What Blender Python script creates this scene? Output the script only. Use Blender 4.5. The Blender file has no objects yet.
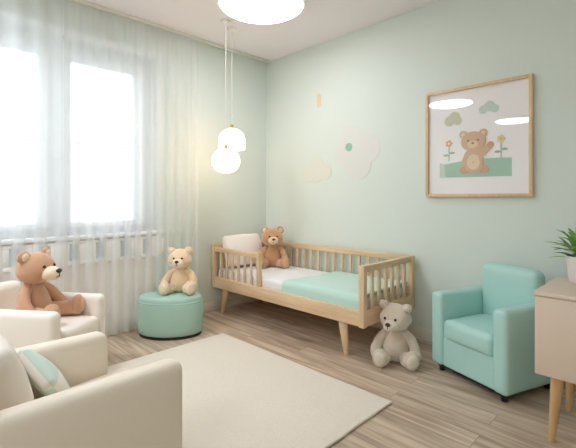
import bpy, bmesh, math, random
from mathutils import Vector, Matrix, Euler, noise
R = math.radians
S = bpy.context.scene
C = S.collection

# ---------------------------------------------------------------- colours / materials
def lin(c):
    return tuple(((v/255)/12.92 if v/255 <= .04045 else ((v/255+.055)/1.055)**2.4) for v in c)

def mat(name, rgb, rough=.6, metal=0, sheen=0, bump=0, bscale=60, vary=0, vscale=4, emit=None, estr=0, spec=.5, coat=0):
    m = bpy.data.materials.new(name); m.use_nodes = True
    nt = m.node_tree; b = nt.nodes['Principled BSDF']
    c = lin(rgb) + (1,)
    b.inputs['Base Color'].default_value = c
    b.inputs['Roughness'].default_value = rough
    b.inputs['Metallic'].default_value = metal
    b.inputs['Specular IOR Level'].default_value = spec
    if sheen:
        b.inputs['Sheen Weight'].default_value = sheen
        b.inputs['Sheen Roughness'].default_value = .5
    if coat: b.inputs['Coat Weight'].default_value = coat
    tc = nt.nodes.new('ShaderNodeTexCoord')
    if vary:
        n = nt.nodes.new('ShaderNodeTexNoise'); n.inputs['Scale'].default_value = vscale; n.inputs['Detail'].default_value = 4
        nt.links.new(tc.outputs['Object'], n.inputs['Vector'])
        mx = nt.nodes.new('ShaderNodeMix'); mx.data_type = 'RGBA'
        mx.inputs[6].default_value = tuple(v*(1-vary) for v in c[:3]) + (1,)
        mx.inputs[7].default_value = tuple(min(1, v*(1+vary)) for v in c[:3]) + (1,)
        nt.links.new(n.outputs['Fac'], mx.inputs[0]); nt.links.new(mx.outputs[2], b.inputs['Base Color'])
    if bump:
        n2 = nt.nodes.new('ShaderNodeTexNoise'); n2.inputs['Scale'].default_value = bscale; n2.inputs['Detail'].default_value = 3
        nt.links.new(tc.outputs['Object'], n2.inputs['Vector'])
        bp = nt.nodes.new('ShaderNodeBump'); bp.inputs['Strength'].default_value = bump; bp.inputs['Distance'].default_value = .004
        nt.links.new(n2.outputs['Fac'], bp.inputs['Height']); nt.links.new(bp.outputs['Normal'], b.inputs['Normal'])
    if emit:
        b.inputs['Emission Color'].default_value = lin(emit) + (1,); b.inputs['Emission Strength'].default_value = estr
    return m

def wood(name, light, dark, axis='X', scale=9, rough=.45):
    m = bpy.data.materials.new(name); m.use_nodes = True
    nt = m.node_tree; b = nt.nodes['Principled BSDF']; b.inputs['Roughness'].default_value = rough
    tc = nt.nodes.new('ShaderNodeTexCoord'); mp = nt.nodes.new('ShaderNodeMapping')
    sc = {'X': (.6, scale, scale), 'Y': (scale, .6, scale), 'Z': (scale, scale, .6)}[axis]
    mp.inputs['Scale'].default_value = sc
    n = nt.nodes.new('ShaderNodeTexNoise'); n.inputs['Scale'].default_value = 4; n.inputs['Detail'].default_value = 6; n.inputs['Distortion'].default_value = .4
    r = nt.nodes.new('ShaderNodeValToRGB')
    r.color_ramp.elements[0].position = .3; r.color_ramp.elements[0].color = lin(dark) + (1,)
    r.color_ramp.elements[1].position = .7; r.color_ramp.elements[1].color = lin(light) + (1,)
    nt.links.new(tc.outputs['Object'], mp.inputs['Vector']); nt.links.new(mp.outputs['Vector'], n.inputs['Vector'])
    nt.links.new(n.outputs['Fac'], r.inputs['Fac']); nt.links.new(r.outputs['Color'], b.inputs['Base Color'])
    return m

def floor_mat():
    m = bpy.data.materials.new('oak_plank_floor'); m.use_nodes = True
    nt = m.node_tree; L = nt.links.new; b = nt.nodes['Principled BSDF']
    tc = nt.nodes.new('ShaderNodeTexCoord')
    br = nt.nodes.new('ShaderNodeTexBrick')
    br.inputs['Scale'].default_value = 1; br.inputs['Brick Width'].default_value = 1.3; br.inputs['Row Height'].default_value = .125
    br.inputs['Mortar Size'].default_value = .0018; br.inputs['Mortar Smooth'].default_value = .2; br.inputs['Bias'].default_value = 0
    br.offset = .37
    br.inputs['Color1'].default_value = (.15,.15,.15,1); br.inputs['Color2'].default_value = (.85,.85,.85,1); br.inputs['Mortar'].default_value = (.5,.5,.5,1)
    L(tc.outputs['Object'], br.inputs['Vector'])
    mp = nt.nodes.new('ShaderNodeMapping'); mp.inputs['Scale'].default_value = (.9, 11, 1)
    ad = nt.nodes.new('ShaderNodeVectorMath'); ad.operation = 'MULTIPLY_ADD'
    ad.inputs[1].default_value = (7, 3, 0)
    L(br.outputs['Color'], ad.inputs[0]); L(tc.outputs['Object'], ad.inputs[2]); L(ad.outputs[0], mp.inputs['Vector'])
    n = nt.nodes.new('ShaderNodeTexNoise'); n.inputs['Scale'].default_value = 2.2; n.inputs['Detail'].default_value = 7; n.inputs['Distortion'].default_value = .6
    L(mp.outputs['Vector'], n.inputs['Vector'])
    r = nt.nodes.new('ShaderNodeValToRGB')
    e = r.color_ramp.elements
    e[0].position = .3; e[0].color = lin((166,143,122)) + (1,)
    e[1].position = .7; e[1].color = lin((222,201,178)) + (1,)
    L(n.outputs['Fac'], r.inputs['Fac'])
    t = nt.nodes.new('ShaderNodeMix'); t.data_type = 'RGBA'; t.blend_type = 'MULTIPLY'; t.inputs[0].default_value = .55
    rr = nt.nodes.new('ShaderNodeMapRange'); rr.inputs['From Min'].default_value = .15; rr.inputs['From Max'].default_value = .85
    rr.inputs['To Min'].default_value = .72; rr.inputs['To Max'].default_value = 1
    L(br.outputs['Color'], rr.inputs['Value']); L(r.outputs['Color'], t.inputs[6]); L(rr.outputs[0], t.inputs[7])
    g = nt.nodes.new('ShaderNodeMix'); g.data_type = 'RGBA'
    g.inputs[7].default_value = lin((120,103,86)) + (1,)
    sc = nt.nodes.new('ShaderNodeMath'); sc.operation = 'MULTIPLY'; sc.inputs[1].default_value = .6
    L(br.outputs['Fac'], sc.inputs[0]); L(sc.outputs[0], g.inputs[0]); L(t.outputs[2], g.inputs[6])
    L(g.outputs[2], b.inputs['Base Color'])
    b.inputs['Roughness'].default_value = .42
    bp = nt.nodes.new('ShaderNodeBump'); bp.inputs['Strength'].default_value = .15; bp.inputs['Distance'].default_value = .002; bp.invert = True
    L(br.outputs['Fac'], bp.inputs['Height']); L(bp.outputs['Normal'], b.inputs['Normal'])
    return m

def sheer_mat(name, clear, rgb):
    m = bpy.data.materials.new(name); m.use_nodes = True
    nt = m.node_tree; nt.nodes.clear(); L = nt.links.new
    o = nt.nodes.new('ShaderNodeOutputMaterial')
    tr = nt.nodes.new('ShaderNodeBsdfTransparent')
    tl = nt.nodes.new('ShaderNodeBsdfTranslucent'); tl.inputs['Color'].default_value = lin(rgb) + (1,)
    df = nt.nodes.new('ShaderNodeBsdfDiffuse'); df.inputs['Color'].default_value = lin(rgb) + (1,)
    a = nt.nodes.new('ShaderNodeMixShader'); a.inputs[0].default_value = .5
    L(tl.outputs[0], a.inputs[1]); L(df.outputs[0], a.inputs[2])
    c = nt.nodes.new('ShaderNodeMixShader'); c.inputs[0].default_value = 1-clear
    L(tr.outputs[0], c.inputs[1]); L(a.outputs[0], c.inputs[2]); L(c.outputs[0], o.inputs['Surface'])
    return m

def pane_mat(name, refl=1.0, tint=(1,1,1)):
    m = bpy.data.materials.new(name); m.use_nodes = True
    nt = m.node_tree; nt.nodes.clear(); L = nt.links.new
    o = nt.nodes.new('ShaderNodeOutputMaterial')
    tr = nt.nodes.new('ShaderNodeBsdfTransparent'); tr.inputs['Color'].default_value = tint + (1,)
    gl = nt.nodes.new('ShaderNodeBsdfGlossy'); gl.inputs['Roughness'].default_value = .02
    fr = nt.nodes.new('ShaderNodeFresnel'); fr.inputs['IOR'].default_value = 1.5
    mu = nt.nodes.new('ShaderNodeMath'); mu.operation = 'MULTIPLY'; mu.inputs[1].default_value = refl
    ge = nt.nodes.new('ShaderNodeNewGeometry'); fb = nt.nodes.new('ShaderNodeMath'); fb.operation = 'SUBTRACT'; fb.inputs[0].default_value = 1
    L(ge.outputs['Backfacing'], fb.inputs[1]); mf = nt.nodes.new('ShaderNodeMath'); mf.operation = 'MULTIPLY'
    L(fr.outputs[0], mf.inputs[0]); L(fb.outputs[0], mf.inputs[1]); L(mf.outputs[0], mu.inputs[0])
    c = nt.nodes.new('ShaderNodeMixShader'); L(mu.outputs[0], c.inputs[0]); L(tr.outputs[0], c.inputs[1]); L(gl.outputs[0], c.inputs[2])
    L(c.outputs[0], o.inputs['Surface'])
    return m

MINT = (218, 227, 221)
M = dict(
    wall = mat('mint_paint', MINT, .85, bump=.05, bscale=180, spec=.2),
    lowerwall = mat('warm_white_lower_wall', (248,238,232), .85, spec=.2),
    ceil = mat('white_ceiling_paint', (238,234,238), .9, spec=.2),
    floor = floor_mat(),
    trim = mat('white_trim_paint', (232,230,222), .5),
    pvc = mat('white_window_plastic', (236,240,243), .35),
    slot = mat('radiator_slot_shade', (178,190,202), .5),
    radiator = mat('radiator_white', (238,238,236), .35),
    glass = pane_mat('window_glass', .6),
    picglass = pane_mat('picture_glass', 1.35),
    sheer = sheer_mat('sheer_white_voile', .33, (246,248,247)),
    track = mat('white_track', (225,222,215), .4),
    oak = wood('pale_oak', (232,204,168), (212,180,140), 'X'),
    oakz = wood('pale_oak_upright', (232,204,168), (212,180,140), 'Z'),
    oaky = wood('pale_oak_cross', (232,204,168), (212,180,140), 'Y'),
    frameoak = wood('frame_oak', (226,196,158), (212,178,138), 'Z', 14),
    legoak = wood('leg_oak', (220,180,134), (200,158,112), 'Z', 14),
    sheet = mat('white_cotton', (230,230,233), .8, sheen=.2, bump=.1, bscale=90),
    pillow = mat('ivory_cotton', (242,234,228), .8, sheen=.2, bump=.1, bscale=90),
    blanket = mat('mint_blanket', (190,222,212), .9, sheen=.3, bump=.25, bscale=160),
    teal = mat('mint_green_leather', (174,214,208), .5, bump=.08, bscale=140),
    tealp = mat('mint_green_pouf_cloth', (168,202,188), .6, bump=.08, bscale=140),
    black = mat('black_plastic', (26,26,28), .5),
    cream = mat('cream_upholstery', (236,224,208), .6, bump=.08, bscale=140),
    cream2 = mat('white_upholstery', (240,232,222), .6, bump=.08, bscale=140),
    rug = mat('ivory_wool_rug', (228,217,202), .95, sheen=.3, bump=1, bscale=130, vary=.05, vscale=60),
    cabinet = mat('beige_lacquer', (218,199,180), .5),
    cabinettop = mat('beige_lacquer_top', (214,196,178), .45),
    pot = mat('white_ceramic', (232,226,226), .3),
    leaf = mat('leaf_green', (126,172,84), .5, vary=.25, vscale=25),
    soil = mat('dark_soil', (60,44,34), .95),
    lampdisc = mat('lit_ceiling_diffuser', (255,255,255), .5, emit=(240,246,255), estr=20),
    lampdim = mat('lit_ceiling_diffuser_dimmed', (255,255,255), .5, emit=(246,248,255), estr=8.0),
    lampring = mat('white_lamp_rim', (238,234,230), .4),
    opal = mat('lit_opal_glass', (255,240,220), .4, emit=(255,206,158), estr=2.8),
    opal2 = mat('lit_white_opal_glass', (255,246,232), .4, emit=(255,220,174), estr=3.4),
    cord = mat('pale_cord', (214,208,196), .6),
    brass = mat('brass', (200,160,96), .35, metal=1),
    decal = mat('white_wall_decal', (222,223,219), .8, spec=.2),
    decalw = mat('cream_wall_decal', (222,224,214), .8, spec=.2),
    decalg = mat('green_wall_dot', (150,198,180), .8, spec=.2),
    decalo = mat('orange_wall_decal', (226,208,176), .8, spec=.2),
    paper = mat('picture_paper', (252,249,250), .8, spec=.2),
    p_green = mat('paint_green', (172,206,184), .8), p_brown = mat('paint_brown', (220,184,152), .8),
    p_tan = mat('paint_tan', (236,212,182), .8), p_rust = mat('paint_rust', (216,164,134), .8),
    p_orange = mat('paint_orange', (236,186,148), .8), p_yellow = mat('paint_yellow', (238,220,160), .8),
    p_mint = mat('paint_pale_mint', (206,222,212), .8), p_sage = mat('paint_sage', (216,216,190), .8),
    p_stem = mat('paint_stem', (168,188,160), .8), p_dark = mat('paint_dark', (150,122,104), .8), p_white = mat('paint_white', (246,240,228), .8),
    facade = mat('pale_facade', (226,228,230), .8), facade_win = mat('facade_window', (196,202,208), .4),
    grass = mat('outside_ground', (150,150,146), .9),
)

# ---------------------------------------------------------------- mesh helpers
def link(name, bm, m, parent=None, smooth=True, sharp=None, loc=None):
    me = bpy.data.meshes.new(name)
    bmesh.ops.recalc_face_normals(bm, faces=bm.faces)
    bm.to_mesh(me); bm.free()
    ms = m if isinstance(m, (list, tuple)) else [m]
    for x in ms: me.materials.append(x)
    if smooth:
        me.shade_smooth()
        if sharp: me.set_sharp_from_angle(angle=R(sharp))
    o = bpy.data.objects.new(name, me); C.objects.link(o)
    if parent: o.parent = parent
    if loc: o.location = loc
    return o

def tag(o, label=None, cat=None, group=None, kind=None):
    if label: o['label'] = label
    if cat: o['category'] = cat
    if group: o['group'] = group
    if kind: o['kind'] = kind
    return o

def root(name, label, cat, loc=(0,0,0), rz=0, group=None):
    o = bpy.data.objects.new(name, None); o.empty_display_size = .1; C.objects.link(o)
    o.location = loc; o.rotation_euler = (0,0,rz)
    return tag(o, label, cat, group)

def box(bm, x0,x1,y0,y1,z0,z1, bev=0, seg=2, mi=0):
    r = bmesh.ops.create_cube(bm, size=1)
    vs = r['verts']
    for v in vs:
        v.co = Vector(((x0+x1)/2+v.co.x*(x1-x0), (y0+y1)/2+v.co.y*(y1-y0), (z0+z1)/2+v.co.z*(z1-z0)))
    fs = set(f for v in vs for f in v.link_faces)
    for f in fs: f.material_index = mi
    if bev:
        es = list(set(e for v in vs for e in v.link_edges))
        bmesh.ops.bevel(bm, geom=es, offset=bev, segments=seg, profile=.5, affect='EDGES')
    return bm

def B(*a, **k):
    bm = bmesh.new(); return box(bm, *a, **k)

def taper(bm, p0, p1, r0, r1, n=20, flat=1):
    """tapered round bar between two points, rounded rims"""
    p0, p1 = Vector(p0), Vector(p1); ax = (p1-p0); L = ax.length; q = ax.to_track_quat('Z','Y')
    prof = [(r0*.0,0),(r0*.86,0),(r0,min(.004,L*.1)),(r1,L-min(.004,L*.1)),(r1*.86,L),(0,L)]
    sweep(bm, prof, n, lambda v: p0 + q @ v)
    return bm

def sweep(bm, prof, n, f=lambda v: v):
    rings = []
    for r, z in prof:
        if r < 1e-6: rings.append([bm.verts.new(f(Vector((0,0,z))))])
        else: rings.append([bm.verts.new(f(Vector((r*math.cos(2*math.pi*i/n), r*math.sin(2*math.pi*i/n), z)))) for i in range(n)])
    for a, b in zip(rings, rings[1:]):
        for i in range(n):
            j = (i+1) % n
            if len(a) == 1 and len(b) == 1: continue
            if len(a) == 1: bm.faces.new((a[0], b[i], b[j]))
            elif len(b) == 1: bm.faces.new((a[i], a[j], b[0]))
            else: bm.faces.new((a[i], a[j], b[j], b[i]))
    return bm

def limb(bm, pts, n=20, sub=8, squash=(1,1)):
    """soft stuffed limb: pts = [(point, radius)], smooth through them, round at both ends"""
    P = [Vector(p) for p, r in pts]; Rr = [r for p, r in pts]
    cs = []
    def cr(a,b,c,d,t):
        return .5*((2*b)+(-a+c)*t+(2*a-5*b+4*c-d)*t*t+(-a+3*b-3*c+d)*t*t*t)
    for i in range(len(P)-1):
        a = P[max(i-1,0)]; b = P[i]; c = P[i+1]; d = P[min(i+2,len(P)-1)]
        ra = Rr[max(i-1,0)]; rb = Rr[i]; rc = Rr[i+1]; rd = Rr[min(i+2,len(P)-1)]
        for k in range(sub):
            t = k/sub; cs.append((cr(a,b,c,d,t), cr(ra,rb,rc,rd,t)))
    cs.append((P[-1], Rr[-1]))
    # caps
    d0 = (cs[0][0]-cs[1][0]).normalized(); d1 = (cs[-1][0]-cs[-2][0]).normalized()
    st = []
    for k in range(6):
        a = math.pi/2*(1-k/6); st.append((cs[0][0]+d0*cs[0][1]*math.sin(a), cs[0][1]*math.cos(a)))
    en = []
    for k in range(1,7):
        a = math.pi/2*k/6; en.append((cs[-1][0]+d1*cs[-1][1]*math.sin(a), cs[-1][1]*math.cos(a)))
    al = st+cs+en
    rings = []
    up = Vector((0,0,1))
    for i, (p, r) in enumerate(al):
        t = (al[min(i+1,len(al)-1)][0]-al[max(i-1,0)][0]).normalized()
        if abs(t.z) > .95: sx = Vector((0,1,0))
        else: sx = t.cross(up).normalized()
        if i and sx.dot(last) < 0: sx = -sx
        last = sx
        sy = t.cross(sx).normalized()
        if r < 1e-5: rings.append([bm.verts.new(p)])
        else: rings.append([bm.verts.new(p+sx*r*squash[0]*math.cos(2*math.pi*j/n)+sy*r*squash[1]*math.sin(2*math.pi*j/n)) for j in range(n)])
    for a, b in zip(rings, rings[1:]):
        for i in range(n):
            j = (i+1) % n
            if len(a) == 1: bm.faces.new((a[0], b[i], b[j]))
            elif len(b) == 1: bm.faces.new((a[i], a[j], b[0]))
            else: bm.faces.new((a[i], a[j], b[j], b[i]))
    return bm

def ell(bm, c, r, rot=None, u=28, v=18):
    mx = Matrix.Translation(Vector(c)) @ (rot.to_matrix().to_4x4() if rot else Matrix.Identity(4)) @ Matrix.Diagonal((r[0], r[1], r[2], 1))
    bmesh.ops.create_uvsphere(bm, u_segments=u, v_segments=v, radius=1, matrix=mx)
    return bm

def fuzz(bm, amp=.0015, sc=60):
    bm.normal_update()
    for v in bm.verts: v.co += v.normal*amp*noise.noise(v.co*sc)*2
    return bm

def soft(dx,dy,dz, r=.03, puff=(0,0,0), n=14, wr=0, ws=9, seed=0):
    """soft upholstered block centred at the origin; puff = bulge of the faces across x, y, z"""
    def coords(h):
        rr = min(r, h*.98); inner = h-rr; c = []
        for k in range(5): c.append(-h + rr*(1-math.cos(math.pi/2*k/5))*1.0)
        m = max(2, n)
        for k in range(m+1): c.append(-inner + 2*inner*k/m)
        for k in range(4,-1,-1): c.append(h - rr*(1-math.cos(math.pi/2*k/5)))
        return c
    H = (dx/2, dy/2, dz/2); bm = bmesh.new()
    cc = [coords(h) for h in H]
    def shape(p):
        q = Vector(tuple(max(-(H[i]-min(r,H[i]*.98)), min(H[i]-min(r,H[i]*.98), p[i])) for i in range(3)))
        d = p-q
        if d.length > 1e-9: p2 = q + d.normalized()*min(r, min(H)*.98)
        else: p2 = p
        a, b, c = (1-(p2.x/H[0])**2), (1-(p2.y/H[1])**2), (1-(p2.z/H[2])**2)
        a, b, c = max(a,0), max(b,0), max(c,0)
        p3 = p2 + Vector((puff[0]*b*c*(p2.x/H[0]), puff[1]*a*c*(p2.y/H[1]), puff[2]*a*b*(p2.z/H[2])))
        if wr:
            p3 += Vector((noise.noise(p3*ws+Vector((seed,0,0))), noise.noise(p3*ws+Vector((0,seed+9,0))), noise.noise(p3*ws+Vector((5,0,seed)))))*wr
        return p3
    for ax in range(3):
        u, v = [(1,2),(2,0),(0,1)][ax]
        for s in (-1,1):
            grid = []
            for a in cc[u]:
                row = []
                for b in cc[v]:
                    p = [0,0,0]; p[ax] = s*H[ax]; p[u] = a; p[v] = b
                    row.append(bm.verts.new(shape(Vector(p))))
                grid.append(row)
            for i in range(len(grid)-1):
                for j in range(len(grid[0])-1):
                    bm.faces.new((grid[i][j], grid[i+1][j], grid[i+1][j+1], grid[i][j+1]))
    bmesh.ops.remove_doubles(bm, verts=bm.verts, dist=1e-5)
    bmesh.ops.dissolve_degenerate(bm, edges=bm.edges, dist=1e-6)
    return bm

def moved(bm, loc=(0,0,0), rot=(0,0,0)):
    mx = Matrix.Translation(Vector(loc)) @ Euler(rot).to_matrix().to_4x4()
    bmesh.ops.transform(bm, matrix=mx, verts=bm.verts)
    return bm

def struct(name, bm, m, parent=None, **k):
    o = link(name, bm, m, parent, **k)
    if not parent: o['kind'] = 'structure'
    return o

def prism_xz(bm, pts, y0, y1, mi=0):
    """outline in the x-z plane extruded from y0 to y1"""
    a = [bm.verts.new((x, y0, z)) for x, z in pts]; b = [bm.verts.new((x, y1, z)) for x, z in pts]
    fs = [bm.faces.new(a), bm.faces.new(list(reversed(b)))]
    for i in range(len(pts)):
        j = (i+1) % len(pts); fs.append(bm.faces.new((a[i], b[i], b[j], a[j])))
    for f in fs: f.material_index = mi
    return bm

def circ(cx, cz, rx, rz=None, n=28, a0=0, a1=2*math.pi):
    rz = rz or rx
    full = abs(a1-a0-2*math.pi) < 1e-6
    m = n if full else n+1
    return [(cx+rx*math.cos(a0+(a1-a0)*i/n), cz+rz*math.sin(a0+(a1-a0)*i/n)) for i in range(m)]

def union_outline(circles, n=96):
    """outer outline of overlapping circles, star-shaped about their mean"""
    cx = sum(c[0] for c in circles)/len(circles); cz = sum(c[1] for c in circles)/len(circles)
    out = []
    for i in range(n):
        a = 2*math.pi*i/n; d = (math.cos(a), math.sin(a)); best = 0
        for (x, z, r) in circles:
            ox, oz = x-cx, z-cz; b = ox*d[0]+oz*d[1]; disc = b*b-(ox*ox+oz*oz-r*r)
            if disc >= 0: best = max(best, b+math.sqrt(disc))
        out.append((cx+d[0]*best, cz+d[1]*best))
    return out

# ---------------------------------------------------------------- the room
XR, YB, H = 4.6, -6.6, 2.585
WY0, WY1, WZ0, WZ1 = -2.82, -1.30, .82, 2.31      # window opening in the left wall
struct('floor', B(-.2, XR+.2, YB-.2, .2, -.1, 0), M['floor'], smooth=False)
struct('ceiling', B(-.2, XR+.2, YB-.2, .2, H, H+.1), M['ceil'], smooth=False)
struct('wall_right', B(-.2, XR+.2, 0, .2, 0, H), M['wall'], smooth=False)
struct('wall_back', B(-.2, XR+.2, YB-.2, YB, 0, H), M['wall'], smooth=False)
struct('wall_side', B(XR, XR+.2, YB, 0, 0, H), M['wall'], smooth=False)
bm = bmesh.new()
box(bm, -.24, 0, YB, WY0, 0, H); box(bm, -.24, 0, WY1, 0, 0, H)
box(bm, -.24, 0, WY0, WY1, WZ1, H)
box(bm, -.24, 0, WY0, WY1, 0, WZ0, mi=1)  # wall below the window, warmer and lighter than the rest
struct('wall_left', bm, [M['wall'], M['lowerwall']], smooth=False)
struct('baseboard_right', B(0, XR, -.015, 0, 0, .095, bev=.004), M['trim'], sharp=30)
struct('baseboard_left', B(0, .015, YB, -.015, 0, .095, bev=.004), M['trim'], sharp=30)

# window: outer frame, centre mullion, two sashes, glass, handle, sill
win = bpy.data.objects.new('window_1', None); C.objects.link(win); win['kind'] = 'structure'
bm = bmesh.new(); fx0, fx1 = -.16, -.08
fr = .075
box(bm, fx0, fx1, WY0, WY0+fr, WZ0, WZ1, bev=.006); box(bm, fx0, fx1, WY1-fr, WY1, WZ0, WZ1, bev=.006)
box(bm, fx0, fx1, WY0+fr, WY1-fr, WZ1-fr, WZ1, bev=.006); box(bm, fx0, fx1, WY0+fr, WY1-fr, WZ0, WZ0+.05, bev=.006)
ym = (WY0+WY1)/2
box(bm, fx0, fx1, ym-.035, ym+.035, WZ0+.05, WZ1-fr, bev=.006)
link('window_frame', bm, M['pvc'], win, sharp=30)
for (a, b) in ((WY0+fr, ym-.035), (ym+.035, WY1-fr)):
    bm = bmesh.new(); z0, z1 = WZ0+.05, WZ1-fr; s = .075; x0, x1 = -.14, -.055
    box(bm, x0, x1, a, a+s, z0, z1, bev=.008); box(bm, x0, x1, b-s, b, z0, z1, bev=.008)
    box(bm, x0, x1, a+s, b-s, z1-s, z1, bev=.008); box(bm, x0, x1, a+s, b-s, z0, z0+s*.6, bev=.008)
    sash = link('window_sash', bm, M['pvc'], win, sharp=30)
    link('glass_pane', B(-.105, -.099, a+s-.01, b-s+.01, z0+s*.6-.01, z1-s+.01), M['glass'], sash, smooth=False)
    bm = bmesh.new(); hy = (b-s/2) if a < ym-.3 else (a+s/2)
    box(bm, -.057, -.04, hy-.014, hy+.014, 1.42, 1.50, bev=.004); box(bm, -.045, -.022, hy-.009, hy+.009, 1.36, 1.475, bev=.006)
    link('window_handle', bm, M['pvc'], sash, sharp=40)
bm = B(-.08, .05, WY0-.05, WY1+.05, WZ0-.035, WZ0, bev=.008)
link('window_sill', bm, M['pvc'], win, sharp=40)
# casing round the opening
bm = bmesh.new()
box(bm, 0, .016, WY1, WY1+.05, WZ0, WZ1+.05, bev=.004); box(bm, 0, .032, WY0-.05, WY1+.05, WZ1-.01, WZ1+.05, bev=.004); box(bm, 0, .016, WY0-.05, WY0, WZ0, WZ1, bev=.004)
struct('trim_1', bm, M['pvc'], sharp=30)

# low radiator under the sill, seen through the curtain
rad = root('radiator', 'white radiator with slots shaded grey under the window sill, behind the sheer curtain', 'radiator', (.0, -2.05, .62))
bm = bmesh.new()
box(bm, .004, .020, -.78, .78, 0, .15)
link('radiator_back', bm, M['slot'], rad, smooth=False)  # blue-grey back plate: shade between the fins put into its colour
bm = bmesh.new()
box(bm, .004, .042, -.80, .80, .135, .155, bev=.003); box(bm, .004, .042, -.80, .80, -.02, .01, bev=.003)
link('radiator_rail', bm, M['radiator'], rad, sharp=40)
for i in range(9):
    y = -.75+i*.1875
    link('radiator_fin', B(.02, .042, y-.064, y+.064, .01, .135, bev=.005), M['radiator'], rad, sharp=40)

# curtain track + sheer curtains
struct('trim_2', B(.045, .085, -3.6, -.03, H-.022, H, bev=.003), M['track'], sharp=30)
def curtain(y0, y1, folds, amp, seed, label, hem=.012):
    rnd = random.Random(seed); bm = bmesh.new()
    nu = folds*14; nv = 30; xb = .052
    ph = [rnd.uniform(-.5,.5) for _ in range(folds+2)]; am = [rnd.uniform(.65,1.15) for _ in range(folds+2)]
    g = []
    for j in range(nv+1):
        t = j/nv; z = (H-.024)*(1-t)+hem*t; row = []
        for i in range(nu+1):
            s = i/nu; f = s*folds; k = int(min(f, folds-1)); w = f-k
            a = am[k]*(1-w)+am[k+1]*w; p = ph[k]*(1-w)+ph[k+1]*w
            A = amp*a*(.55+.45*math.sin(min(1,t*3)*math.pi/2))
            ang = 2*math.pi*f + p*min(1,t*2.5)
            x = xb + A*math.cos(ang) + .006*noise.noise(Vector((s*6, t*3, seed)))
            y = y0+(y1-y0)*s + A*.7*math.sin(2*ang)*.4 + .01*t*noise.noise(Vector((s*4, t*2, seed+4)))
            row.append(bm.verts.new((max(.034,x) if z < .95 and z > .55 else max(.022,x), y, z)))
        g.append(row)
    for j in range(nv):
        for i in range(nu): bm.faces.new((g[j][i], g[j][i+1], g[j+1][i+1], g[j+1][i]))
    o = link('sheer_curtain', bm, M['sheer'])
    return tag(o, label, 'curtain', 'sheer curtains at the window')
curtain(-3.55, -2.037, 11, .017, 3, 'sheer white curtain over the left half of the window, behind the cream armchair')
curtain(-2.034, -.90, 12, .017, 8, 'sheer white curtain over the right half of the window, ending beside the green pouf')

# outside: pale building across the street
bld = root('apartment_building', 'pale overexposed building faintly seen outside through the window', 'building', (-14, -1.5, -3))
link('wall', B(-4, 0, -16, 11, 0, 6.3), M['facade'], bld, smooth=False)
link('roof', B(-4.3, .5, -16.3, 11.3, 6.3, 6.6), M['facade'], bld, smooth=False)
for k in range(2):
    for i in range(9):
        link('window', B(-.05, .05, -14+i*2.8, -12.6+i*2.8, 1.2+k*2.9, 2.7+k*2.9), M['facade_win'], bld, smooth=False)
struct('ground', B(-60, -.3, -60, 60, -3.1, -3.0), M['grass'], smooth=False)

# ---------------------------------------------------------------- lamps
def ceiling_lamp(x, y, r, label, m='lampdisc'):
    t = root('ceiling_lamp', label, 'ceiling lamp', (x, y, H), group='round ceiling lamps')
    bm = bmesh.new(); sweep(bm, [(r*.93, 0), (r, 0), (r, -.035), (r-.006, -.042), (r*.93, -.042), (r*.93, 0)], 64)
    link('lamp_rim', bm, M['lampring'], t, sharp=40)
    bm = bmesh.new(); sweep(bm, [(0,-.03),(r*.93,-.03),(r*.93,-.042),(r*.88,-.052),(r*.6,-.06),(0,-.063)], 64)
    link('lamp_diffuser', bm, M[m], t, sharp=60)
    return t
ceiling_lamp(1.02, -.96, .335, 'round lit ceiling lamp at the top of the photo, nearest the bed corner', 'lampdim')
ceiling_lamp(.70, -3.23, .335, 'round lit ceiling lamp above the armchairs, reflected in the picture at left')
ceiling_lamp(.98, -5.39, .335, 'round lit ceiling lamp farthest from the bed, reflected in the picture at right')

ceiling_lamp(3.4, -4.6, .335, 'added unseen round ceiling lamp behind the camera, for fill light')  # extra lamp, out of view, added to brighten the dim side faces
def pendant(x, y, z, r, m, hgt, label, ball=False):
    t = root('pendant_lamp', label, 'pendant lamp', (x, y, z), group='lit pendant lamps')
    bm = bmesh.new()
    if ball:
        prof = [(r*.25, hgt*.95)] + [(r*math.cos(a)**.8 if math.cos(a) > 0 else 0, hgt*math.sin(a)) for a in [R(d) for d in range(70, -91, -8)]] + [(0, -hgt)]
    else:
        prof = [(r*.15, hgt)] + [(r*math.cos(R(d)), hgt*math.sin(R(d))) for d in range(80, -1, -8)] + [(r*1.0, -hgt*.55), (r*.97, -hgt*.75), (r*.9, -hgt*.78), (0, -hgt*.70)]
    sweep(bm, prof, 40)
    link('lamp_shade', bm, m, t, sharp=60)
    bm = bmesh.new(); taper(bm, (0,0,hgt*.93), (0,0,hgt+.035), .017, .012)
    link('lamp_socket', bm, M['brass'], t, sharp=40)
    bm = bmesh.new(); taper(bm, (0,0,hgt+.03), (0,0,H-z-.02), .0028, .0028, n=8)
    link('cord', bm, M['cord'], t)
    bm = bmesh.new(); taper(bm, (0,0,H-z-.022), (0,0,H-z), .04, .045, n=32)
    link('ceiling_rose', bm, M['lampring'], t, sharp=40)
pendant(.461, -.812, 1.605, .115, M['opal'], .105, 'warm lit dome pendant lamp, the upper and right one of two')
pendant(.546, -.94, 1.41, .118, M['opal2'], .10, 'bright lit rounded pendant lamp, the lower and left one of two', ball=True)

# ---------------------------------------------------------------- rug
bm = soft(1.53, 1.045, .014, r=.006, n=40)
for v in bm.verts:
    v.co += Vector((.004*noise.noise(v.co*7), .004*noise.noise(v.co*7+Vector((3,3,3))), 0))
o = link('rug', bm, M['rug'], loc=(.635+.765, -1.035-.5225, .0075)); tag(o, 'large cream rectangular rug lying on the wooden floor', 'rug')

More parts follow.
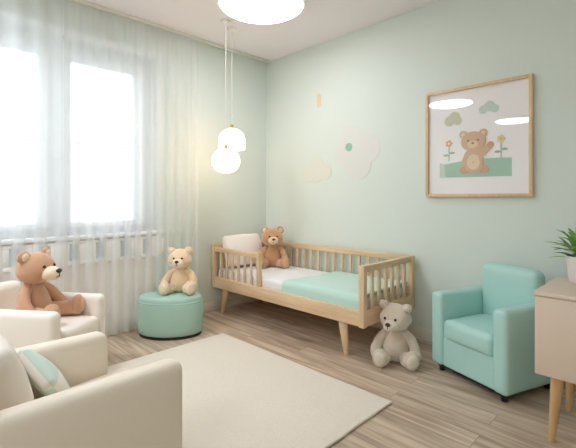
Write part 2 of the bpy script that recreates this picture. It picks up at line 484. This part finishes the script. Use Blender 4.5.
# ---------------------------------------------------------------- toddler bed
bed = root('toddler_bed', 'pale oak toddler bed with slatted rails and splayed legs against the right wall', 'bed', (.014, -.722, 0))
BL, BW, ZT = 1.756, .698, .650
pw = .042
def part(name, bm, m, p=bed, sharp=35): return link(name, bm, m, p, sharp=sharp)
for (x0, y0, zt) in ((0,0,ZT),(BL-pw,0,ZT),(0,BW-pw,ZT),(BL-pw,BW-pw,ZT)):
    part('post', B(x0, x0+pw, y0, y0+pw, .235, zt, bev=.005), M['oakz'])
part('side_rail', B(pw, BL-pw, .004, .030, .24, .345, bev=.004), M['oak'])
part('side_rail', B(pw, BL-pw, BW-.030, BW-.004, .24, .345, bev=.004), M['oak'])
# head and foot ends
for x0 in (0, BL-pw):
    e = part('end_panel', B(x0+.004, x0+pw-.004, pw, BW-pw, .24, .345, bev=.004), M['oaky'])
    link('top_rail', B(x0+.002, x0+pw-.002, pw, BW-pw, ZT-.048, ZT-.002, bev=.005), M['oaky'], e, sharp=35)
    for i in range(6):
        y = pw+(BW-2*pw)*(i+1)/7
        link('spindle', B(x0+.010, x0+pw-.010, y-.012, y+.012, .343, ZT-.046, bev=.004), M['oakz'], e, sharp=35)
# back rail
br = part('back_rail', B(pw, BL-pw, BW-.036, BW-.006, ZT-.048, ZT-.002, bev=.005), M['oak'])
for i in range(17):
    x = pw+(BL-2*pw)*(i+1)/18
    link('spindle', B(x-.011, x+.011, BW-.029, BW-.012, .343, ZT-.046, bev=.004), M['oakz'], br, sharp=35)
# short guard rail at the pillow end
gx = .70
g = part('guard_rail', B(pw, gx-.036, .006, .036, ZT-.066, ZT-.022, bev=.005), M['oak'])
link('guard_post', B(gx-.036, gx+.002, .002, .038, .343, ZT-.01, bev=.005), M['oakz'], g, sharp=35)
for i in range(6):
    x = pw+(gx-.036-pw)*(i+1)/7
    link('spindle', B(x-.011, x+.011, .012, .030, .343, ZT-.064, bev=.004), M['oakz'], g, sharp=35)
part('slat_base', B(.03, BL-.03, .030, BW-.030, .262, .282), M['oak'])
for (x, y, dx, dy) in ((.145,.075,-.035,-.025),(BL-.232,.075,.055,-.025),(.145,BW-.10,-.035,.0),(BL-.232,BW-.10,.055,.0)):
    bm = bmesh.new()
    sweep(bm, [(0,0),(.017,0),(.020,.004),(.038,.235),(.036,.2625),(0,.2625)], 24, lambda v: Vector((x+dx*(1-v.z/.2625)+v.x, y+dy*(1-v.z/.2625)+v.y*.8, v.z)))
    part('leg', bm, M['oakz'])

# mattress, blanket, pillow
bm = soft(BL-.09, BW-.075, .135, r=.03, puff=(0,0,.006), n=20, wr=.002)
o = link('mattress', bm, M['sheet'], loc=(.014+BL/2, -.722+BW/2, .283+.0685)); tag(o, 'white sheeted mattress lying inside the oak toddler bed', 'mattress')
def blanket():
    bm = bmesh.new(); nx, ns = 46, 60
    # cross profile over the mattress (y, z), bed width from wall side to front side, thickness added after
    mt = .283+.1405; y_f, y_b = -.722+.038, -.722+BW-.038
    prof = []
    r = .028
    prof.append((y_b-.004, mt+.004))
    for k in range(22): prof.append((y_b-.01+(y_f+r-y_b+.01)*(k+1)/22, mt+.004))
    for k in range(1,9):
        a = math.pi/2*k/8; prof.append((y_f+r-(r+.004)*math.sin(a), mt-r+(r+.004)*math.cos(a)))
    for k in range(8): prof.append((y_f-.004, mt-r-.075*(k+1)/8))
    X0, X1 = 1.03, .014+BL-.044
    g = []
    for i in range(nx+1):
        row = []
        for j, (y, z) in enumerate(prof):
            t = j/len(prof)
            xs = X0 + .035*math.sin(t*5+.5) - .04*t
            x = xs+(X1-xs)*i/nx
            w = .0035*noise.noise(Vector((x*7, y*5, 2)))+.006*max(0, noise.noise(Vector((x*3.2+y*4, y*2.2, 7))))
            lift = w+.004
            if j > 23+4: row.append(bm.verts.new((x, y-max(0,.2*lift), z)))
            else: row.append(bm.verts.new((x, y, z+max(.002, lift))))
        g.append(row)
    for i in range(nx):
        for j in range(len(prof)-1): bm.faces.new((g[i][j], g[i+1][j], g[i+1][j+1], g[i][j+1]))
    o = link('blanket', bm, M['blanket'])
    md = o.modifiers.new('thickness', 'SOLIDIFY'); md.thickness = .012; md.offset = 1
    bpy.context.view_layer.update()
    return o
o = blanket(); tag(o, 'mint green blanket spread over the foot half of the toddler bed', 'blanket')
bm = soft(.12, .43, .30, r=.04, puff=(.03,.0,.0), n=16, wr=.006, ws=7)
for v in bm.verts:   # pinch towards the corners
    k = (abs(v.co.y)/.215)**2*(abs(v.co.z)/.15)**2
    v.co.x *= 1-.55*min(1,k)
o = link('pillow', bm, M['pillow'], loc=(.170, -.455, .590)); o.rotation_euler = (0, R(-14), 0)
tag(o, 'plump ivory pillow propped upright at the head of the toddler bed', 'pillow')

# ---------------------------------------------------------------- teddy bears
def teddy(label, loc, rz, h, c_body, c_light, c_pad, nose=(54,38,34), head_turn=0, head_tilt=0, head_scale=1, foot_pitch=0, spread=.2, eye_pad=False, belly=None, smooth=False, ear=1, leg=1, snout=0):
    """sitting teddy facing +x, built at unit height then scaled"""
    t = root('teddy_bear', label, 'teddy bear', loc, rz, group='plush teddy bears')
    fz = .0 if smooth else .012
    sh = .35 if smooth else .8
    mb = mat('plush_fur', c_body, .95, sheen=sh, bump=.35 if smooth else 1.0, bscale=55 if smooth else 28, vary=.03 if smooth else .10, vscale=18)
    ml = mat('plush_light', c_light, .95, sheen=sh, bump=.3, bscale=60)
    mp = mat('plush_pad', c_pad, .95, sheen=sh, bump=.3, bscale=60)
    mn = mat('nose_thread', nose, .45); me = mat('bead_eye', (24,18,16), .12)
    def P(name, bm, m, par=t, lab=None, f=True):
        if f and fz: fuzz(bm, fz, 9)
        for v in bm.verts: v.co *= h
        o = link(name, bm, m, par)
        if lab: o['label'] = lab
        return o
    bm = bmesh.new(); sweep(bm, [(0,0),(.10,.004),(.165,.03),(.205,.09),(.235,.17),(.225,.26),(.195,.35),(.152,.44),(.125,.50),(.095,.55),(0,.58)], 30, lambda v: Vector((v.x*.88 - .02 - .04*v.z, v.y*1.0, v.z)))
    P('torso', bm, mb)
    if belly:
        bm = ell(bmesh.new(), (.075,0,.22), (.105,.125,.15)); P('belly_patch', bm, ml)
    for s in (1,-1):
        bm = limb(bmesh.new(), [((-.02,s*.135,.46),.065),((.02,s*.24,.37),.076),((.08,s*.30,.26),.082),((.15,s*.31,.17),.086)], squash=(1,1))
        P('arm', bm, mb)
        fy = s*(.10+spread*.62)
        bm = limb(bmesh.new(), [((.02,s*.11,.105),.105),((.16*leg,s*(.11+spread*.30),.10),.105),((.30*leg,fy,.105),.105)])
        lg = P('leg', bm, mb)
        rot = Euler((0, R(foot_pitch), math.atan2(s*spread*.55, .42)))
        bm = ell(bmesh.new(), (.335*leg,fy+s*.01,.148), (.085,.124,.148), rot)
        P('foot', bm, mb, lg)
        off = rot.to_matrix() @ Vector((.048,0,0))
        bm = ell(bmesh.new(), (.335*leg+off.x,fy+s*.01+off.y,.150+off.z), (.047,.090,.112), rot)
        P('foot_pad', bm, mp, lg)
    # head group
    hb = bmesh.new()
    k = head_scale
    hc = Vector((.0,0,.715))
    HM = Matrix.Translation(hc) @ Euler((0, R(head_tilt), R(head_turn))).to_matrix().to_4x4() @ Matrix.Scale(k, 4)
    def hd(bm): bmesh.ops.transform(bm, matrix=HM, verts=bm.verts); return bm
    bm = ell(bmesh.new(), (0,0,0), (.188,.215,.188), u=36, v=24)
    for v in bm.verts:
        if v.co.z < 0: v.co.y *= 1+.10*(-v.co.z/.188)*(1+v.co.z/.188)*2
        v.co.x += .02*max(0, 1-abs(v.co.z+.04)/.12)*(1 if v.co.x > 0 else 0)
    hob = P('head', hd(bm), mb)
    for s in (1,-1):
        bm = ell(bmesh.new(), (-.01,s*.168,.150), (.042*ear,.078*ear,.078*ear), Euler((R(-s*20),0,R(s*8))))
        eo = P('ear', hd(bm), mb, hob)
        bm = ell(bmesh.new(), (.018,s*.170,.150), (.022*ear,.050*ear,.050*ear), Euler((R(-s*20),0,R(s*8))))
        P('inner_ear', hd(bm), ml, hob, 'paler inner ear')
        if eye_pad:
            bm = ell(bmesh.new(), (.160,s*.075,.045), (.022,.036,.036)); P('eye_patch', hd(bm), mat('eye_surround', tuple(int(v*.86) for v in c_body), .95), hob)
        bm = ell(bmesh.new(), (.181,s*.077,.036), (.0155,.0185,.0185)); P('eye', hd(bm), me, hob, 'black bead eye', f=False)
    bm = ell(bmesh.new(), (.165+snout,0,-.052), (.105+snout*.5,.108,.083)); P('muzzle', hd(bm), ml, hob, 'paler muzzle')
    bm = ell(bmesh.new(), (.262+snout*1.5,0,-.018), (.026,.038,.027)); P('nose', hd(bm), mn, hob, 'dark brown nose', f=False)
    bm = limb(bmesh.new(), [((.272,0,-.045),.005),((.270,0,-.075),.005)], n=8, sub=3)
    limb(bm, [((.268,0,-.075),.005),((.255,.02,-.088),.005),((.24,.04,-.086),.005)], n=8, sub=3)
    limb(bm, [((.268,0,-.075),.005),((.255,-.02,-.088),.005),((.24,-.04,-.086),.005)], n=8, sub=3)
    for v in bm.verts: v.co.x += snout*1.5
    P('mouth', hd(bm), mn, hob, f=False)
    return t

# heading helper: 0 = along +x; the camera is towards about -45 degrees
teddy('honey brown teddy bear sitting on the white mattress by the pillow', (.375, -.25, .424), R(-42), .40,
      (190,144,104), (226,198,164), (206,164,122), head_scale=1.18, spread=.29, head_turn=5)
teddy('light golden beige teddy bear sitting on the green pouf', (.305, -1.225, .326), R(-42), .375,
      (230,202,166), (240,220,194), (240,218,190), head_scale=1.15, spread=.26, head_turn=-3)
teddy('oatmeal grey teddy bear sitting on the floor by the foot of the bed', (1.885, -.515, .001), R(-60), .41,
      (208,192,174), (220,208,192), (222,210,194), head_turn=-24, head_scale=1.16, spread=.2, eye_pad=False, head_tilt=6)
teddy('caramel teddy bear with cream muzzle seated in the cream armchair', (.50, -2.31, .372), R(38), .425,
      (200,154,122), (236,216,188), (212,168,134), head_turn=-2, snout=.03, head_scale=1.2, spread=.27, leg=1.35, smooth=True)

# ---------------------------------------------------------------- pouf
pf = root('pouf', 'mint green oval pouf with a dark base standing below the curtain', 'pouf', (.312, -1.318, 0), R(45))
ax_, by_ = .262, .175     # long axis along local x
def oval(prof, n=72):
    bm = bmesh.new(); sweep(bm, prof, n, lambda v: Vector((v.x*ax_, v.y*by_, v.z*1.08))); return bm
link('base', oval([(0,0),(.93,0),(.95,.006),(.95,.022),(0,.022)]), M['black'], pf, sharp=40)
link('cushion_body', oval([(0,.020),(.94,.020),(.975,.03),(.99,.06),(1.0,.14),(.995,.22),(.98,.25),(.965,.258)]+[(.965-.10*(1-math.cos(R(a))), .258+.036*math.sin(R(a))) for a in range(15,91,15)]+[(.6,.298),(0,.302)]), M['tealp'], pf, sharp=60)
link('piping', oval([(.972,.246),(.988,.250),(.988,.256),(.972,.260),(.96,.253),(.972,.246)]), M['tealp'], pf)

# ---------------------------------------------------------------- armchairs
def armchair(name, label, loc, rz, W, D, arm_w, arm_h, seat_h, back_h, m, mfoot, foot=.035, r=.035, front_r=.05, group=None, backt=.13, lean=6, inset=0, seat_fwd=0, rise=0):
    """faces +x, origin at front centre on the floor"""
    t = root(name, label, 'armchair', loc, rz, group)
    for s in (1,-1):
        # arm: side slab with a rounded front top corner
        bm = soft(D, arm_w, arm_h-foot, r=r, puff=(0,.006,0), n=10)
        hz = (arm_h-foot)/2
        for v in bm.verts:
            if v.co.z > 0: v.co.z += rise*(.5-v.co.x/D)*min(1, v.co.z/hz)
        moved(bm, (-D/2, s*(W/2-arm_w/2), foot+hz))
        link('arm', bm, m, t, sharp=80)
    iw = W-2*arm_w
    bm = soft(D-.05, iw+.02, seat_h-.115-foot, r=.012, n=6); moved(bm, (-.02-(D-.05)/2, 0, foot+(seat_h-.115-foot)/2))
    link('base', bm, m, t, sharp=80)
    bm = soft(D-backt+.03+seat_fwd, iw-.004, .125, r=.032, puff=(.006,0,.012), n=14, wr=.0015); moved(bm, (-.004+seat_fwd-(D-backt+.03+seat_fwd)/2, 0, seat_h-.065))
    link('seat_cushion', bm, m, t, sharp=80)
    bh = back_h-foot-.02
    bm = soft(backt, iw+.035 if inset else W-.01, bh, r=min(.045, backt*.42), puff=(.012,0,.008), n=14, wr=.001); 
    for v in bm.verts: v.co.x -= math.tan(R(lean))*max(0, v.co.z)*.6
    moved(bm, (-D+backt/2, 0, foot+.02+bh/2))
    link('backrest', bm, m, t, sharp=80)
    link('under_frame', B(-D+.03, -.03, -W/2+.03, W/2-.03, foot-.012, foot+.006, bev=.002), mfoot, t, sharp=40)
    for sx in (-.05, -D+.05):
        for s in (1,-1):
            bm = bmesh.new(); taper(bm, (sx, s*(W/2-.05), 0), (sx, s*(W/2-.05), foot+.012), .016, .022, n=20)
            link('foot', bm, mfoot, t, sharp=40)
    return t
# heading: rz such that +x points along the chair's facing
tl = Vector((2.105,-.46)); tr_ = Vector((2.608,-.645)); mid = (tl+tr_)/2; hd_ = math.atan2(-(tr_-tl).x, (tr_-tl).y)
armchair('armchair', 'mint green armchair with black feet by the right wall', (mid.x, mid.y, 0), hd_, (tr_-tl).length, .465, .09, .50, .345, .668, M['teal'], M['black'], group='small armchairs', backt=.105, r=.026, lean=0, inset=1, foot=.045)
# cream armchair under the window (holds the caramel bear)
a = R(37); front = Vector((.62,-1.93)); W = .485
side = Vector((math.sin(a), -math.cos(a))); mid = front+side*W/2
armchair('armchair', 'cream armchair under the window with the caramel bear seated in it', (mid.x, mid.y, 0), a, W, .64, .075, .49, .365, .565, M['cream2'], M['cream2'], group='small armchairs', backt=.09, r=.04, lean=2, inset=1)
# cream armchair in the near left corner
armchair('armchair', 'cream armchair nearest the camera in the lower left corner', (1.682, -2.212, 0), R(99), .60, .72, .095, .505, .345, .72, M['cream'], M['cream'], group='small armchairs', backt=.14, r=.035, seat_fwd=.07, rise=.045)
# cushions on it
bm = soft(.12, .38, .34, r=.05, puff=(.03,0,0), n=14, wr=.004)
o = link('cushion', bm, M['cream2'], loc=(1.70, -2.70, .49)); o.rotation_euler = (0, R(-14), R(90))
tag(o, 'plump cream cushion leaning on the back of the nearest armchair', 'cushion')
# small patterned cushion
pm = bpy.data.materials.new('mint_triangle_print'); pm.use_nodes = True
nt = pm.node_tree; bs = nt.nodes['Principled BSDF']; bs.inputs['Roughness'].default_value = .85
tc = nt.nodes.new('ShaderNodeTexCoord'); mp = nt.nodes.new('ShaderNodeMapping'); mp.inputs['Rotation'].default_value = (R(38), 0, 0); mp.inputs['Scale'].default_value = (1,1,1)
ck = nt.nodes.new('ShaderNodeTexChecker'); ck.inputs['Scale'].default_value = 6
ck.inputs['Color1'].default_value = lin((206,226,216)) + (1,); ck.inputs['Color2'].default_value = lin((240,238,232)) + (1,)
nt.links.new(tc.outputs['Object'], mp.inputs['Vector']); nt.links.new(mp.outputs['Vector'], ck.inputs['Vector']); nt.links.new(ck.outputs['Color'], bs.inputs['Base Color'])
bm = soft(.045, .21, .21, r=.02, puff=(.02,0,0), n=12, wr=.003)
o = link('cushion', bm, pm, loc=(1.60, -2.525, .435)); o.rotation_euler = (R(32), R(-34), R(88))
tag(o, 'small mint and white patterned cushion on the nearest armchair seat', 'cushion')

# ---------------------------------------------------------------- cabinet and plant
cb = root('cabinet', 'beige cabinet on tapered oak legs cut off by the right edge of the photo', 'cabinet', (2.78, -.85, 0))
CW, CD, CZ0, CZ1 = .62, .46, .295, .675
link('body', B(.004, CW-.004, .006, CD-.004, CZ0, CZ1-.022, bev=.006), M['cabinet'], cb, sharp=30)
link('top', B(0, CW, 0, CD, CZ1-.022, CZ1, bev=.006), M['cabinettop'], cb, sharp=30)
dr = link('door', B(.31, CW-.012, -.006, .008, CZ0+.012, CZ1-.032, bev=.003), M['cabinet'], cb, sharp=30)
bm = bmesh.new(); taper(bm, (.36,-.004,.50), (.36,-.022,.50), .007, .012); link('knob', bm, M['brass'], dr, sharp=40)
for (x, y, dx, dy) in ((.085,.055,-.02,-.022),(CW-.085,.055,.02,-.022),(.085,CD-.075,-.02,.01),(CW-.085,CD-.075,.02,.01)):
    bm = bmesh.new()
    sweep(bm, [(0,0),(.011,0),(.013,.004),(.026,.27),(.026,CZ0+.002),(0,CZ0+.002)], 24, lambda v: Vector((x+dx*(1-v.z/.295)+v.x, y+dy*(1-v.z/.295)+v.y, v.z)))
    link('leg', bm, M['legoak'], cb, sharp=40)

pl = root('potted_plant', 'leafy green plant in a white pot standing on the beige cabinet', 'plant', (2.905, -.487, CZ1))
bm = bmesh.new(); sweep(bm, [(0,0),(.048,0),(.053,.005),(.066,.125),(.068,.132),(.064,.134),(.060,.128),(.058,.108),(0,.108)], 40)
link('pot', bm, M['pot'], pl, sharp=50)
bm = bmesh.new(); sweep(bm, [(0,.100),(.0575,.100),(.0575,.112),(.03,.116),(0,.117)], 30); link('soil', bm, M['soil'], pl)
rnd = random.Random(5); bm = bmesh.new()
def leaf(bm, base, d, L, w, droop):
    d = d.normalized(); sx = d.cross(Vector((0,0,1))).normalized(); prev = None; n = 8; p = base.copy(); dirv = d.copy()
    for i in range(n+1):
        t = i/n; ww = w*math.sin(math.pi*min(1,(t*.92+.06)))**.8
        up = sx.cross(dirv).normalized()
        c = [bm.verts.new(p - sx*ww + up*ww*.25), bm.verts.new(p), bm.verts.new(p + sx*ww + up*ww*.25)]
        if prev:
            bm.faces.new((prev[0], c[0], c[1], prev[1])); bm.faces.new((prev[1], c[1], c[2], prev[2]))
        prev = c
        p = p + dirv*(L/n); dirv = (dirv + Vector((0,0,-droop/n))).normalized()
for k in range(60):
    an = rnd.uniform(0, 2*math.pi); el = rnd.uniform(.15, 1.3)
    stem_h = rnd.uniform(.0, .075)
    base = Vector((.02*math.cos(an), .02*math.sin(an), .115+stem_h))
    leaf(bm, base, Vector((math.cos(an)*math.cos(el), math.sin(an)*math.cos(el), math.sin(el))), rnd.uniform(.09,.15), rnd.uniform(.010,.016), rnd.uniform(.4,1.0))
taper(bm, (0,0,.10), (0,0,.20), .006, .004, n=8)
link('foliage', bm, M['leaf'], pl)

# ---------------------------------------------------------------- framed picture on the right wall
px0, px1, pz0, pz1 = 1.860, 2.580, 1.108, 1.898
pic = root('framed_picture', 'oak framed picture of a waving bear hanging on the mint wall', 'picture', ((px0+px1)/2, 0, (pz0+pz1)/2))
def frame_part(name, bm, m, par=pic, **k):
    for v in bm.verts: v.co -= Vector(((px0+px1)/2, 0, (pz0+pz1)/2))
    return link(name, bm, m, par, **k)
fw = .022; bm = bmesh.new()
box(bm, px0, px0+fw, -.03, -.001, pz0, pz1, bev=.002); box(bm, px1-fw, px1, -.03, -.001, pz0, pz1, bev=.002)
box(bm, px0+fw, px1-fw, -.03, -.001, pz0, pz0+fw, bev=.002); box(bm, px0+fw, px1-fw, -.03, -.001, pz1-fw, pz1, bev=.002)
frame_part('frame', bm, M['frameoak'], sharp=30)
mt_ = frame_part('mat_board', B(px0+fw, px1-fw, -.012, -.002, pz0+fw, pz1-fw), M['paper'], smooth=False)
bm = bmesh.new()
keys = ['p_green','p_brown','p_tan','p_rust','p_orange','p_yellow','p_mint','p_sage','p_stem','p_dark','p_white']
K = {k: i for i, k in enumerate(keys)}
lay = [0]
def flat(pts, key):
    lay[0] += 1; d = .0002*lay[0]
    prism_xz(bm, pts, -.0121-d-.0003, -.0119, K[key])
ground = [(1.965,1.252),(2.455,1.246)] + [(2.455-.49*i/20, 1.365+.012*math.sin(i/20*3.0+.4)-.018*(i/20)**2) for i in range(21)]
flat(ground, 'p_green')
flat([(1.965,1.252),(2.01,1.252),(2.0,1.35),(1.965,1.36)], 'p_mint')
flat(union_outline([(2.04,1.665,.038),(2.075,1.69,.04),(2.10,1.66,.03)]), 'p_sage')
flat(union_outline([(2.275,1.715,.03),(2.315,1.735,.036),(2.35,1.712,.028)]), 'p_mint')
for (fx, fz, a_) in ((2.035,1.50,'p_orange'),(2.39,1.50,'p_yellow')):
    flat([(fx-.003,1.37),(fx+.003,1.37),(fx+.003,fz),(fx-.003,fz)], 'p_stem')
    flat(circ(fx-.022, 1.415, .02, .008), 'p_stem'); flat(circ(fx+.022, 1.43, .02, .008), 'p_stem')
    for q in range(5): flat(circ(fx+.015*math.cos(q*1.257), fz+.015*math.sin(q*1.257), .012), a_)
    flat(circ(fx, fz, .009), 'p_white' if a_ == 'p_orange' else 'p_orange')
bx = 2.208
flat(circ(bx-.062, 1.300, .035, .026), 'p_rust'); flat(circ(bx+.070, 1.300, .035, .026), 'p_rust')
flat(circ(bx, 1.365, .070, .088), 'p_brown'); flat(circ(bx+.002, 1.355, .043, .055), 'p_tan')
flat([(bx+.035,1.405),(bx+.075,1.395),(bx+.128,1.445),(bx+.120,1.478),(bx+.095,1.475),(bx+.04,1.440)], 'p_brown'); flat(circ(bx+.115, 1.468, .022), 'p_rust')
flat([(bx-.035,1.43),(bx-.055,1.42),(bx-.088,1.345),(bx-.068,1.335),(bx-.04,1.39)], 'p_brown')
flat(circ(bx-.068, 1.555, .027), 'p_brown'); flat(circ(bx+.068, 1.555, .027), 'p_brown'); flat(circ(bx-.068, 1.553, .015), 'p_tan'); flat(circ(bx+.068, 1.553, .015), 'p_tan')
flat(circ(bx, 1.500, .084, .070), 'p_brown'); flat(circ(bx-.002, 1.478, .036, .026), 'p_tan')
flat(circ(bx-.002, 1.488, .010, .007), 'p_dark'); flat(circ(bx-.034, 1.508, .007), 'p_dark'); flat(circ(bx+.034, 1.508, .007), 'p_dark')
flat(circ(bx+.002, 1.352, .005), 'p_rust')
frame_part('illustration', bm, [M[k] for k in keys], smooth=False)
frame_part('picture_glass', B(px0+fw, px1-fw, -.024, -.022, pz0+fw, pz1-fw), M['picglass'], smooth=False)

# ---------------------------------------------------------------- wall decals (thin felt shapes)
def decal(name, pts, m, label, cat='wall decal', d=.004):
    bm = bmesh.new(); cx = sum(p[0] for p in pts)/len(pts); cz = sum(p[1] for p in pts)/len(pts)
    prism_xz(bm, [(x-cx, z-cz) for x, z in pts], -d, -.0004)
    o = link(name, bm, m, smooth=False, loc=(cx, 0, cz)); return tag(o, label, cat)
decal('cloud_decal', union_outline([(1.15,1.60,.14),(1.32,1.53,.125),(1.21,1.40,.145),(1.07,1.50,.11),(1.22,1.55,.13)], 140), M['decal'], 'large white cloud decal with a green dot on the mint wall')
decal('cloud_decal', union_outline([(.62,1.34,.085),(.73,1.40,.095),(.84,1.35,.08),(.73,1.34,.09)], 100), M['decalw'], 'small cream cloud decal low on the wall above the bed pillow')
decal('dot_decal', circ(1.122, 1.558, .037), M['decalg'], 'small green round dot on the large white cloud decal', d=.006)
decal('wall_decal', [(.742,2.10),(.772,2.11),(.795,2.085),(.788,2.03),(.796,1.985),(.762,1.97),(.738,2.0),(.748,2.05)], M['decalo'], 'small pale orange decal high on the mint wall')

# ---------------------------------------------------------------- light
w = bpy.data.worlds.new('World'); S.world = w; w.use_nodes = True
bg = w.node_tree.nodes['Background']; bg.inputs['Color'].default_value = lin((238,245,255)) + (1,); bg.inputs['Strength'].default_value = 2.05
pd = bpy.data.lights.new('window_portal', 'AREA'); pd.shape = 'RECTANGLE'; pd.size = WY1-WY0; pd.size_y = WZ1-WZ0
pd.cycles.is_portal = True
po = bpy.data.objects.new('window_portal', pd); C.objects.link(po); po.location = (-.2, (WY0+WY1)/2, (WZ0+WZ1)/2)
po.rotation_euler = (R(90), 0, R(-90))

# ---------------------------------------------------------------- camera
cd = bpy.data.cameras.new('camera'); cam = bpy.data.objects.new('camera', cd); C.objects.link(cam); S.camera = cam
cd.sensor_width = 36; cd.lens = 400/576*36; cd.shift_y = -26/576; cd.clip_start = .05
cam.location = (3.282, -2.940, 1.10)
cam.rotation_euler = (R(90), 0, R(45))
S.view_settings.view_transform = 'Standard'; S.view_settings.look = 'None'; S.view_settings.gamma = 1
S.view_settings.exposure = 0.70; S.view_settings.use_curve_mapping = False
S.cycles.max_bounces = 14; S.cycles.diffuse_bounces = 8; S.cycles.transparent_max_bounces = 32
S.cycles.sample_clamp_indirect = 6; S.cycles.caustics_reflective = False; S.cycles.caustics_refractive = False
